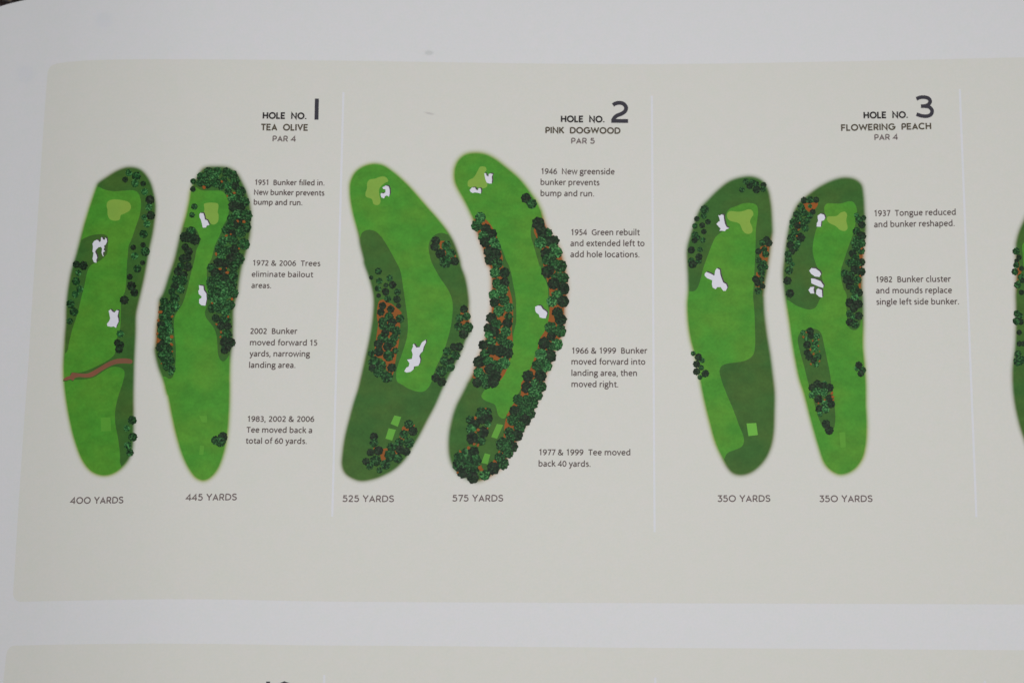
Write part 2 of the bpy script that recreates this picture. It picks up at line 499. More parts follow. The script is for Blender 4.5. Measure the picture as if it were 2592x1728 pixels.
    for w_ in oblobs.split():
        if w_ in TILES: t = TILES[w_]; continue
        a = [float(q) for q in w_.split(',')]
        blob("pine_straw", t[0] + a[0] / t[2], t[1] + a[1] / t[2], a[2] / t[2] * 1.05, a[2] / t[2] * .8, ORANGE, z + 6, m, n=9, jag=.3, rot=random.uniform(0, 3))
    return m

hole('400 yard hole, first map, crossed by a brown creek',
 "A 395,262 480,200 590,135 690,106 800,130 880,225 925,360 942,480 918,720 880,900 830,1180 780,1400 748,1550 B 676,150 664,400 657,700 657,1000 640,1225 580,1335 490,1408 395,1428 300,1396 222,1308 150,1130 100,930 62,700 46,500 58,250 72,60 A 85,1450 125,1160 185,950 260,655 330,430 380,290",
 'f',
 rough=["A 300,285 395,288 440,310 530,330 640,325 740,322 780,345 805,400 812,470 800,560 760,680 720,800 690,870 680,960 670,1080 662,1260 650,1330 615,1410 612,1550 B 545,130 510,230 500,340 450,390 330,455 190,508 105,512 105,562 300,556 420,482 490,455 560,468 588,500 575,590 530,730 505,850 505,960 530,1100 548,1240 556,1345 700,1500 900,1000 900,0 A 1100,1400 1100,0 500,0",
        "A 150,870 240,800 330,765 440,757 477,775 485,820 480,900 470,955 400,1020 330,1052 300,1080 275,1140 250,1260 215,1400 180,1550 B 120,110 90,230 62,330 -20,330 A 0,1400 50,1000"],
 green=["A 470,480 480,435 530,412 620,418 690,440 712,480 700,520 650,550 610,570 600,610 550,623 500,605 480,560 478,510"],
 bunkers=["A 330,850 345,825 370,812 385,815 400,835 412,825 415,790 425,785 435,810 455,812 455,790 470,800 475,830 460,860 445,870 448,890 440,910 455,925 435,935 435,960 445,975 430,970 420,940 425,900 415,882 390,885 365,910 355,930 370,960 378,990 368,1010 370,1038 345,1035 330,1000 335,975 340,940 330,930 335,880",
          "A 490,1515 510,1502 530,1525 548,1532 570,1508 590,1515 584,1545 578,1568 B 533,22 535,50 520,80 512,106 490,92 470,97 435,90 430,70 450,45 460,20 455,0 A 497,1545"],
 tees=[("B 375,915 462,910 468,1035 378,1038", (82, 146, 47))],
 creek="B 35,575 60,550 100,535 115,510 150,512 200,517 260,515 320,485 380,450 440,415 500,390 570,380 630,385 660,400 655,425 600,426 520,430 450,455 380,495 300,545 230,553 180,548 140,560 125,580 100,568 60,580",
 trees="A 690,148,32,l 655,215,28,d 765,180,42,m 752,252,36,l 833,255,26,d 848,335,32,l 890,490,34,l 900,415,42,d 845,590,30,l 910,570,42,d 870,655,34,l 838,755,40,m 832,862,26,d 735,888,27,d 855,930,44,m 748,970,34,l 828,1040,24,d 775,1098,38,m 700,1180,28,d 745,1335,38,d 718,1270,44,d 645,1410,42,d 168,1055,34,d 240,1068,42,d 190,1140,30,l 168,1222,40,m 205,1300,34,l 160,1350,34,l 112,1448,40,m 145,1525,42,m B 95,45,28,m 552,160,32,l 525,240,30,d 555,260,30,d 540,300,34,d 610,1010,28,l 658,938,38,m 618,1165,32,l 665,1090,38,m 638,1230,32,m",
 feather=10)

hole('445 yard hole, second map, with a dense belt of trees down its right side',
 "J 85,330 110,250 165,170 250,50 400,32 560,45 660,110 720,210 780,340 820,470 840,600 840,750 830,900 800,1050 760,1200 720,1330 700,1430 I 1150,100 1140,200 1105,330 1080,450 1078,600 1075,720 1075,850 1050,1000 1042,1100 1037,1300 B 1527,700 1520,900 1508,1050 1478,1220 1420,1375 1355,1450 1300,1472 1240,1450 1180,1375 1120,1250 1062,1060 1022,880 990,720 I 232,1540 190,1370 130,1200 85,1010 78,900 80,700 105,520 135,330 190,230 A 1110,1150 1160,1000 1200,830 1235,690 1270,560 1300,420 1312,340",
 'f',
 rough=["J 0,230 150,290 210,322 350,328 470,332 530,380 565,460 575,560 555,680 500,790 460,900 390,1050 340,1230 285,1350 285,1480 I 760,20 748,120 768,210 760,330 740,420 725,480 740,540 800,620 850,690 880,790 890,900 900,1030 930,1100 970,1120 1020,1080 1060,1020 1300,1000 J 1000,600 1000,0 500,-80 0,-50",
        "A 1180,700 1300,690 1350,700 1385,760 1395,840 1365,900 1345,1000 1310,1130 1280,1260 1240,1400 1210,1470 I 400,400 330,520 315,620 320,750 335,880 340,1050 325,1230 295,1330 250,1350 205,1325 100,1300 0,900 0,200 A 900,1300 1100,850"],
 green=["A 1435,462 1445,450 1568,450 1580,470 1572,540 1580,560 1575,630 1550,655 1520,660 1490,640 1455,600 1435,560 1440,500"],
 bunkers=["A 1390,560 1400,545 1430,550 1440,580 1445,610 1470,620 1490,665 1465,670 1455,690 1425,692 1415,650 1405,610 1392,590",
          "A 1385,1262 1430,1270 1435,1310 1460,1345 1463,1400 1450,1465 1410,1460 1388,1440 1388,1400 1410,1388 1412,1372 1385,1350 1380,1320 1390,1300"],
 tees=[("B 1262,900 1332,898 1332,960 1288,955", (82, 146, 47)), ("B 1270,1165 1308,1170 1300,1250 1262,1248", (82, 146, 47))],
 orange=["I 60,440 170,450 175,500 120,560 130,600 80,650 140,740 130,870 60,900 20,700"],
 trees="""J 100,205,37,m 95,308,37,d 115,540,40,m 85,650,36,m 300,80,60,m 205,140,55,m 420,75,55,m 380,150,60,l 250,160,60,m 540,85,60,m 500,200,55,m 620,125,65,m 560,260,55,l 655,195,60,m 400,225,60,m 195,225,52,m 290,240,56,m 470,280,42,m
 660,270,50,d 560,330,46,m 730,340,65,m 620,420,60,l 700,440,60,m 780,480,65,m 640,540,75,d 720,560,65,d 680,640,60,l 610,700,60,m 800,662,80,m 600,790,70,m 700,770,70,d 790,815,78,m 530,850,52,m 620,900,60,d 730,880,70,m 560,960,50,l 490,1000,60,l 640,1000,60,m 770,1035,75,m
 450,1100,65,m 560,1120,60,m 650,1110,60,d 470,1190,55,l 700,1230,78,m 600,1220,65,d 430,1280,60,d 520,1300,60,d 640,1330,65,m 345,1350,60,m 400,1420,65,d 500,1420,60,d 620,1450,72,m 335,1520,55,m 440,1520,60,l 540,1520,60,m
 I 900,40,70,m 810,80,62,m 1000,40,60,d 1100,20,56,m 960,130,70,l 1070,110,75,m 820,170,58,m 900,220,70,m 1010,220,70,l 1105,222,65,m 805,260,50,m 950,330,65,l 860,310,60,l 1055,375,65,m 920,420,65,m 825,420,58,m 1000,470,55,l 1020,570,45,m 960,570,50,m 870,550,50,d 1030,660,48,d 940,650,55,d 1010,775,70,m 1072,872,58,d 985,870,60,d 1010,940,62,d 985,975,48,d
 A 1310,735,50,m 1245,785,48,d 1345,810,52,d 1290,790,44,d 1250,885,34,d 1285,930,40,d 1230,1000,42,d 1275,995,36,d 1205,1075,38,m 1275,1080,42,d 1180,1125,40,d 1235,1160,38,d 1160,1205,40,m 1225,1220,46,m 1145,1275,36,d 1205,1305,40,l
 I 410,170,48,l 330,130,50,d 290,200,46,m 330,290,62,m 185,330,52,m 330,400,60,l 230,385,68,m 180,425,58,m 270,460,60,m 235,535,60,m 165,530,48,m 230,630,62,l 145,635,50,d 260,710,52,l 160,705,58,m 200,790,62,m 140,785,42,m 250,840,46,l 150,900,58,d 130,940,52,d 215,950,76,m 240,1030,60,m 160,1040,58,m 275,1110,48,m 205,1110,62,m 225,1190,54,m 288,1220,48,m 275,1272,34,l
 B 1475,1088,42,d 1410,1120,38,m 1455,1132,44,m""",
 oblobs="J 480,210,20 245,290,26 645,362,20 552,400,14 690,733,18 772,743,24 540,925,18 598,905,14 708,1098,16 405,1168,20 457,1365,22 552,1415,22 540,1355,12 I 140,470,30 112,585,18 95,760,16 110,858,22 290,530,17 290,800,24 285,900,22 295,990,12 1082,300,20 820,350,15 1035,535,16 878,632,16 940,735,20 930,800,16 150,1150,9",
 feather=11)

hole('525 yard hole, first map, wide with scattered trees and a long ragged bunker',
 "C1 145,520 152,430 210,310 305,235 430,197 560,212 700,300 870,450 1000,590 1150,765 1300,935 1430,1110 1510,1270 1570,1450 C2 1490,80 1540,220 1575,420 1590,580 1612,720 1605,860 1545,975 1505,1080 1430,1240 1350,1395 C3 1395,215 1300,430 1190,640 1080,850 1000,985 905,1140 780,1265 640,1348 500,1402 340,1428 240,1402 140,1335 101,1245 106,1100 137,880 192,650 252,430 312,240 350,80 C2 290,1400 335,1200 390,950 428,700 438,470 408,300 365,160 320,30 C1 335,1440 290,1260 265,1120 220,960 175,780 150,620",
 'r',
 fairway=["C1 0,1150 260,1170 290,1100 340,1065 400,1055 480,1080 560,1160 660,1320 730,1450 C2 750,120 790,360 820,560 845,780 835,940 780,1130 720,1300 698,1420 715,1500 C3 870,170 960,225 1100,268 1180,255 1240,190 1275,110 C2 1190,1330 1260,1190 1330,1000 1380,800 1400,620 1395,490 1350,370 1250,220 1170,80 C1 1215,1480 1185,1370 1175,1270 1210,1170 1280,1110 1360,1095 1430,1115 1700,1050 1700,0 0,0"],
 green=["C1 340,570 360,510 365,430 400,390 470,378 530,355 590,352 630,380 640,415 600,435 545,480 520,530 525,600 540,680 520,720 480,728 445,710 430,660 410,640 360,625 340,600"],
 bunkers=["C1 565,495 610,470 645,480 660,520 662,580 650,618 625,600 600,610 585,640 550,625 540,590 545,570 580,575 605,560 605,520 575,515",
          "C2 1065,980 1020,1010 990,1070 950,1075 920,1030 905,1040 910,1060 890,1110 905,1160 895,1215 835,1225 865,1270 855,1310 825,1325 800,1370 830,1385 880,1375 915,1345 920,1310 975,1300 995,1260 1000,1220 985,1180 1000,1150 1030,1120 1040,1070 1070,1010"],
 tees=[("C3 775,580 865,600 820,730 725,690", (90, 156, 56)), ("C3 700,750 795,770 745,912 657,885", (90, 156, 56))],
 orange=["C2 470,560 490,500 540,482 600,520 640,530 700,580 750,620 768,650 740,720 750,800 740,900 735,1000 720,1080 690,1250 670,1380 650,1420 600,1400 560,1280 520,1210 430,1190 440,1050 460,900 475,780 460,700",
         "C2 1500,640 1580,620 1640,690 1620,770 1540,790 1480,880 1490,780",
         "C1 1310,1215 1350,1200 1400,1210 1390,1260 1470,1300 1460,1330 1540,1400 1500,1440 1320,1445 1280,1340 1330,1290",
         "C3 880,735 940,710 1045,700 1030,740 970,780 880,780", "C3 610,1030 690,1018 665,1090 660,1180 615,1185 590,1100", "C3 765,1050 800,1050 825,1105 790,1110", "C3 500,1000 540,1000 600,1080 530,1100", "C3 845,855 905,885 895,910 850,890"],
 trees="""C1 1270,1200,52,d 1255,1280,50,d 1410,1265,58,m 1330,1370,60,d 1470,1365,58,m 1520,1470,52,d 1400,1475,75,m
 C2 480,130,38,m 390,210,24,d 490,250,36,m 620,215,38,m 572,303,27,d 655,298,42,d 475,345,36,m 568,385,42,d 718,388,38,m 482,432,26,d 595,475,38,m 708,480,42,d 730,558,28,d 530,558,42,d 632,600,42,d 508,638,42,d 748,718,48,m 610,700,52,m 650,765,50,d 530,755,48,m 540,810,52,m 630,830,50,m 565,900,45,d 700,870,55,m 535,960,58,m 680,950,50,m 640,1015,58,m 480,1030,50,d 595,1065,50,d 485,1125,52,d 690,1115,36,m 605,1175,62,m 395,1150,38,m 430,1260,66,m 510,1300,60,m 405,1330,42,d 480,1380,60,m 645,1325,50,d 585,1440,65,m
 1540,600,44,d 1575,690,46,m 1490,710,46,m 1475,815,50,m 1590,825,58,m 1535,910,52,d 1415,1070,44,d 1480,1065,48,d 1330,1125,48,m 1435,1175,52,m 1300,1240,52,m 1385,1240,36,d 1370,1315,52,m 1265,1370,62,m 1190,1450,48,d 1265,1500,50,d
 C3 968,700,56,m 1020,790,54,d 900,830,52,m 505,860,48,d 505,945,50,m 565,1045,55,d 458,1070,44,d 840,940,54,m 970,940,62,m 740,1000,54,m 935,1060,50,d 850,1035,54,d 720,1110,68,m 820,1150,54,m 525,1180,64,m 400,1190,44,d 660,1230,58,m 450,1255,40,m 580,1305,36,m""",
 feather=10, grow=1.17)

hole('575 yard hole, second map, bending between two lines of trees over orange pine straw',
 "D1 158,350 168,270 212,180 290,118 400,98 520,112 640,168 780,275 920,392 1010,492 1085,595 1160,700 1212,810 1262,920 1315,1030 1385,1140 1440,1230 1480,1330 1510,1450 D2 1525,80 1550,250 1550,400 1535,520 1522,600 1522,720 1505,860 1455,1000 1395,1130 1340,1300 D3 1370,60 1340,200 1285,335 1235,440 1180,560 1120,680 1060,780 995,900 940,1020 870,1125 825,1225 740,1310 640,1385 540,1425 440,1430 330,1392 230,1330 160,1245 118,1130 103,980 112,820 152,620 205,460 275,320 340,190 390,60 D2 385,1350 425,1230 490,1080 540,900 575,740 600,580 602,420 602,220 582,90 D1 550,1470 515,1350 480,1230 430,1100 392,970 372,860 320,740 250,610 190,500 165,430",
 'f',
 rough=["D1 300,905 390,900 540,910 600,990 660,1090 700,1190 760,1330 800,1440 D2 815,40 850,150 875,280 905,440 915,620 910,780 880,900 870,1050 850,1200 780,1350 720,1450 640,1540 D3 590,215 540,270 515,330 560,380 620,405 690,435 715,490 730,560 770,610 820,620 850,570 900,500 940,420 980,320 1030,250 1050,160 1075,80 D2 1010,1460 1080,1350 1130,1230 1170,1110 1220,950 1270,870 1300,780 1330,680 1310,560 1310,450 1310,360 1290,270 1240,170 1210,50 D1 1210,1500 1170,1370 1130,1230 1095,1110 1100,1010 1135,930 1260,885 1500,850 1900,1000 D3 1900,1500 900,1700 -100,1568 -100,400 D2 200,700"],
 green=["D1 470,255 535,262 545,300 520,330 530,400 550,450 553,500 500,525 430,510 320,500 320,430 380,395 415,350 440,300"],
 orange=["D1 330,930 500,900 560,930 620,1010 670,1110 695,1210 730,1310 750,1400 D2 740,20 790,180 820,310 860,460 875,600 875,720 860,850 872,1000 845,1200 775,1400 690,1500 D3 560,160 460,100 395,80 D2 250,1300 400,900 400,200 D1 350,1200",
         "D1 1230,900 1180,960 1135,1030 1140,1080 1230,1260 1240,1400 D2 1250,50 1290,220 1320,320 1330,500 1320,700 1280,850 1200,980 1180,1090 1130,1230 1085,1350 1000,1480 D3 1040,160 1035,310 960,400 895,490 850,600 822,700 810,850 740,1060 660,1200 600,1320 470,1240 500,1330 500,1420 480,1560 1000,1400 1600,500 D2 1800,800 1700,0 D1 1500,1000"],
 oblobs="D3 435,617,20 475,775,24 440,803,14 420,962,22 470,972,20 345,1012,26 232,1055,18 500,1270,30 515,1305,18 200,1338,18 572,490,12 595,752,12 870,575,18 845,640,12",
 bunkers=["D1 518,335 540,340 545,365 570,378 575,345 600,340 625,350 610,380 615,420 610,465 585,465 550,455 535,420 525,380",
          "D1 338,545 365,515 405,515 415,540 440,548 445,525 470,522 480,550 475,590 440,580 400,575 375,582 350,570",
          "D2 1150,570 1185,555 1220,560 1245,600 1285,625 1300,650 1280,712 1245,712 1205,700 1195,665 1160,640 1150,610"],
 tees=[("D3 720,692 803,705 722,888 645,865", (86, 150, 53)), ("D3 560,1078 633,1098 598,1225 515,1205", (86, 150, 53))],
 trees="""D1 470,885,60,l 425,985,62,m 540,1030,58,d 610,1090,58,d 505,1120,58,l 530,1190,60,d 640,1190,54,l 660,1250,58,l 580,1310,62,d 660,1340,65,d 590,1410,62,d 680,1455,60,m 1035,645,55,d 1108,715,54,m 1188,960,70,d 1300,1080,56,m 1225,1040,58,d 1235,1100,52,d 1385,1170,56,d 1310,1180,58,d 1215,1200,66,l 1380,1270,56,l 1420,1320,60,l 1290,1335,65,d 1350,1380,58,m 1290,1415,52,m 1370,1450,58,m 1465,1490,68,m
 D2 680,30,56,m 655,150,60,l 768,150,58,d 680,285,60,m 768,272,55,d 745,365,60,l 645,425,62,l 645,520,52,d 765,490,62,m 820,580,56,l 700,630,62,l 820,695,46,m 605,710,58,d 805,780,55,d 665,790,62,m 570,840,56,d 640,880,58,d 785,880,60,l 575,920,48,l 600,1010,58,l 730,970,62,m 505,1045,55,d 810,1040,60,m 620,1100,60,d 525,1160,56,m 810,1150,60,d 720,1120,68,d 450,1255,65,d 570,1250,60,l 660,1300,58,m 760,1270,68,l 590,1340,62,d 680,1350,55,m 450,1390,60,l 520,1460,58,l 650,1430,70,d 540,1530,52,m 430,1510,54,d 630,1510,58,d
 1300,5,45,m 1460,70,70,m 1390,40,54,m 1308,135,70,d 1500,215,60,m 1420,215,62,m 1380,285,66,d 1500,350,66,d 1415,430,58,l 1360,505,62,l 1495,505,65,d 1425,640,58,d 1465,730,66,d 1340,830,66,m 1460,870,66,m 1350,940,50,d 1420,1040,66,l 1340,1065,50,m 1260,1020,66,d 1330,1180,72,d 1220,1160,66,l 1280,1300,68,l 1190,1300,70,m 1215,1430,64,d 1060,1430,62,d
 D3 1220,160,58,l 1310,200,62,m 1115,210,66,d 1260,320,55,m 1210,275,70,l 1190,420,70,m 1110,380,62,m 1000,370,60,m 1060,480,66,m 950,520,60,d 1150,550,70,m 1030,590,46,m 1090,645,68,d 930,640,70,m 1020,740,68,m 880,800,58,m 990,845,66,d 900,885,55,m 930,995,62,d 810,970,88,m 870,1080,62,m 760,1140,62,m 800,1220,68,m 670,1280,74,d 560,1370,62,l
 590,540,52,m 510,520,46,m 500,580,58,m 600,620,58,d 600,695,38,l 520,640,52,d 370,640,50,m 430,700,56,d 380,760,58,l 510,910,55,m 540,800,64,d 395,880,70,d
 300,1075,50,l 410,1070,68,d 235,1140,75,m 430,1180,75,m 220,1235,74,m 320,1200,78,m 300,1290,74,m 270,1340,62,d 400,1310,74,m 400,1400,68,d""",
 feather=12, grow=1.2)

hole('350 yard hole, first map, with a three lobed green and cross shaped bunker',
 "E1 118,1450 120,1300 112,1150 108,950 150,780 195,640 265,470 350,375 470,255 600,155 740,108 860,100 965,140 1030,230 1068,400 1084,600 1088,780 1060,1050 1012,1300 985,1500 E2 912,100 920,240 945,450 985,700 1010,900 1032,1100 E3 1090,500 1083,700 1058,850 1000,990 920,1092 820,1165 720,1190 635,1172 570,1105 500,980 430,830 370,620 310,380 268,180 E2 200,760 135,520 105,320 97,120",
 'r',
 fairway=["E1 0,1450 130,1447 180,1440 215,1400 245,1320 280,1180 340,1010 390,880 430,800 500,740 560,700 560,620 545,560 590,470 680,430 760,400 850,397 915,420 935,480 925,600 910,700 905,900 895,1150 885,1350 876,1500 E2 825,200 832,400 832,600 810,690 740,745 640,770 520,785 465,810 442,860 450,920 500,1070 580,1260 650,1440 E3 650,500 700,640 745,750 750,830 720,880 640,915 560,950 530,1000 480,1080 0,800 E2 -200,500"],
 green=["E1 570,520 600,492 700,500 760,490 820,470 860,480 880,530 850,580 840,620 865,680 865,740 830,762 785,755 750,720 720,650 690,630 600,605 570,575"],
 bunkers=["E1 460,540 480,545 500,530 525,540 530,590 540,640 560,680 590,695 555,710 540,730 510,725 475,725 490,700 470,680 440,645 460,620 480,610 475,575",
          "E1 300,1235 320,1215 370,1235 415,1260 425,1200 445,1170 480,1190 485,1240 500,1290 520,1340 555,1360 570,1400 550,1440 520,1440 490,1395 450,1395 430,1420 395,1400 385,1360 390,1315 330,1290 300,1260"],
 tees=[("E3 782,605 895,600 915,740 805,752", (98, 168, 62))],
 orange=["E1 970,910 1030,900 1100,900 1070,1080 1000,1085 950,1020", "E1 920,1215 970,1250 960,1280 915,1260", "E1 900,1390 960,1370 1020,1380 990,1430 960,1400", "E1 985,1330 1030,1320 1020,1360"],
 trees="""E1 790,140,36,m 868,150,36,m 835,195,36,d 915,175,38,m 1000,180,34,d 995,230,34,m 915,235,44,d 742,238,32,m 298,472,50,m 288,550,34,m 205,583,32,d 338,620,32,d 270,662,34,d 183,668,32,m 290,735,32,d 185,775,40,m 215,805,32,m 178,840,34,d 280,838,32,m 140,955,42,d 245,950,32,m 228,1085,36,m 232,1035,40,d 140,1085,40,m 155,1125,46,d
 1035,835,42,d 985,870,36,m 1062,870,44,d 1010,945,34,m 940,970,36,d 1025,1005,40,m 945,1080,38,m 1000,1110,36,m 955,1155,34,m 1020,1155,36,m 975,1225,42,m 975,1305,36,m 905,1300,40,d 930,1350,36,d 985,1385,34,d 935,1440,40,m
 E2 150,673,26,m 250,750,28,m 208,712,38,d 240,830,28,m 188,790,38,d 188,873,38,d 285,895,40,d 225,935,26,m""",
 feather=11)

hole('350 yard hole, second map, with a cluster of four bunkers on its left',
 "E1 1268,1450 1250,1250 1268,1050 1292,850 1345,600 1425,420 1560,300 1700,205 1860,133 1970,112 2080,130 2148,185 2172,300 2185,500 2198,700 2203,850 2195,1050 2180,1250 2165,1450 E2 2008,120 2014,350 2012,600 2030,800 2042,1000 E3 2165,400 2175,650 2163,850 2128,1000 2050,1115 1960,1172 1870,1188 1785,1152 1702,1065 1642,900 1582,700 1522,480 1462,250 E2 1330,950 1270,650 1218,300 1190,120",
 'f',
 rough=["E2 1100,70 1190,82 1280,140 1380,180 1440,190 1500,165 1545,80 E1 1700,1500 1710,1400 1690,1250 1650,1180 1610,1080 1585,960 1600,820 1640,680 1700,610 1735,560 1725,500 1725,440 1760,400 1850,402 1930,400 2000,378 2060,380 2100,430 2115,520 2095,640 2060,780 2010,920 1960,1070 1925,1180 1920,1260 1950,1400 1990,1490 E2 1840,100 1845,250 1850,350 1890,405 1940,415 1990,370 2005,300 2200,280 E1 2500,1400 2500,0 1800,-50 1100,0 1100,1400",
        "E2 1305,540 1310,480 1350,430 1440,400 1520,410 1565,460 1590,560 1630,750 1660,900 1680,1050 1710,1250 1718,1400 1700,1500 1650,1550 1590,1500 1540,1400 1480,1200 1420,1000 1370,800 1320,620"],
 green=["E1 1760,560 1870,550 1920,510 1970,498 1995,530 1985,600 1995,650 2000,700 1970,728 1910,715 1860,670 1770,620"],
 bunkers=["E1 1645,545 1680,522 1720,535 1735,570 1720,600 1690,610 1685,640 1682,678 1632,675 1635,635 1650,610 1645,570",
          "E1 1545,1200 1570,1170 1620,1175 1670,1210 1685,1240 1665,1275 1610,1268 1565,1235",
          "E1 1565,1292 1610,1297 1680,1325 1715,1375 1710,1405 1660,1390 1570,1350",
          "E1 1535,1430 1560,1395 1605,1392 1595,1425 1605,1472 1560,1470", "E1 1632,1425 1650,1410 1695,1430 1700,1518 1665,1512 1625,1475"],
 tees=[("E3 1865,710 1935,708 1940,885 1880,885", (82, 146, 47))],
 orange=["E1 1470,400 1560,395 1650,395 1600,480 1540,500", "E1 1350,700 1440,700 1400,730", "E1 2160,830 2240,830 2240,1400 2130,1400 2150,1300 2060,1390 2110,1340 2150,1200 2140,1000"],
 oblobs="HH 443,925,22 485,855,13 585,980,15 675,965,11 675,1060,15 550,1115,18 600,1180,20 690,1145,10 690,1290,17 555,1335,17 E2 1680,1112,18 1690,1150,17 1696,1185,12 1600,1185,10 1530,1222,11 E1 2150,1160,10 2165,940,14 2150,1265,12 1430,635,10 1395,790,12",
 trees="""G 420,152,45,d 592,148,42,d 500,145,50,m 505,235,30,l 380,255,52,m 420,330,48,m 320,350,52,m 545,315,40,d 500,370,48,m 350,420,48,m 270,460,52,m 460,440,50,m 400,500,46,m 330,510,48,d 235,525,28,l 440,550,50,m 290,600,50,m 370,680,62,d 240,690,56,m 330,770,46,l 225,785,52,d 300,830,48,m 250,880,44,d 200,920,52,m 205,1000,52,m 250,1060,36,l 210,1145,56,m 185,1290,56,d 220,1470,58,d
 1165,365,34,l 1265,400,36,m 1200,430,50,m 1240,500,50,d 1165,590,52,m 1235,660,62,d 1160,700,45,m 1110,760,30,l 1235,760,58,m 1160,810,58,m 1230,870,50,m 1110,910,54,d 1150,980,58,m 1235,1030,54,d 1040,1030,34,l 1080,1040,58,m 1180,1060,54,m 1140,1140,60,d 1230,1165,60,d 1000,1190,54,m 1080,1220,56,m 1180,1280,56,m 1030,1280,58,d 1085,1320,50,d 1060,1370,48,d 1140,1420,68,m 1200,1460,54,d
 HH 1230,320,58,l 1150,400,65,d 1280,420,66,d 1210,490,55,d 1150,570,55,m 1210,620,38,l 1290,600,60,d 1150,700,56,d 1230,730,58,m
 435,855,36,l 560,900,52,d 545,830,52,d 650,910,48,l 490,950,38,l 620,1010,52,l 500,1040,56,d 620,1090,52,l 500,1160,48,d 530,1220,56,d 670,1220,50,m 600,1280,44,d 640,1340,40,l 1260,1400,38,l 1290,1350,52,d 1345,1430,50,m 1320,1480,48,d
 E2 1460,1050,38,d 1600,1005,28,l 1520,1010,42,d 1580,1030,36,d 1655,1050,42,d 1460,1130,36,l 1510,1090,45,l 1590,1100,46,l 1530,1175,42,d 1650,1170,40,d 1600,1220,36,l 1670,1230,42,d 1540,1285,40,d 1610,1290,42,l 1550,1340,28,l 1615,1450,44,d 1650,1520,45,d""",
 feather=11)

hole('dark green map cut off by the right edge of the picture',
 "F 520,-10 478,60 452,120 434,200 429,330 433,470 437,600 432,800 416,930 419,1060 436,1180 475,1325 530,1440 640,1500 720,1000 700,200 600,0",
 'r', fairway=["F 470,180 540,170 560,500 520,560 490,470 468,260"], orange=["F 405,250 430,250 450,320 460,350 430,410 410,350"],
 trees="F 427,228,21,m 445,265,16,d 430,287,14,d 428,312,18,m 460,332,15,d 421,352,20,m 455,382,18,m 465,405,15,d 436,430,21,m 460,475,16,d 450,615,18,m 432,602,20,m 455,652,18,d 430,648,22,m 446,716,16,d 447,783,16,d 472,783,16,d 438,845,20,m 465,880,22,m 440,888,28,m",
 feather=11)

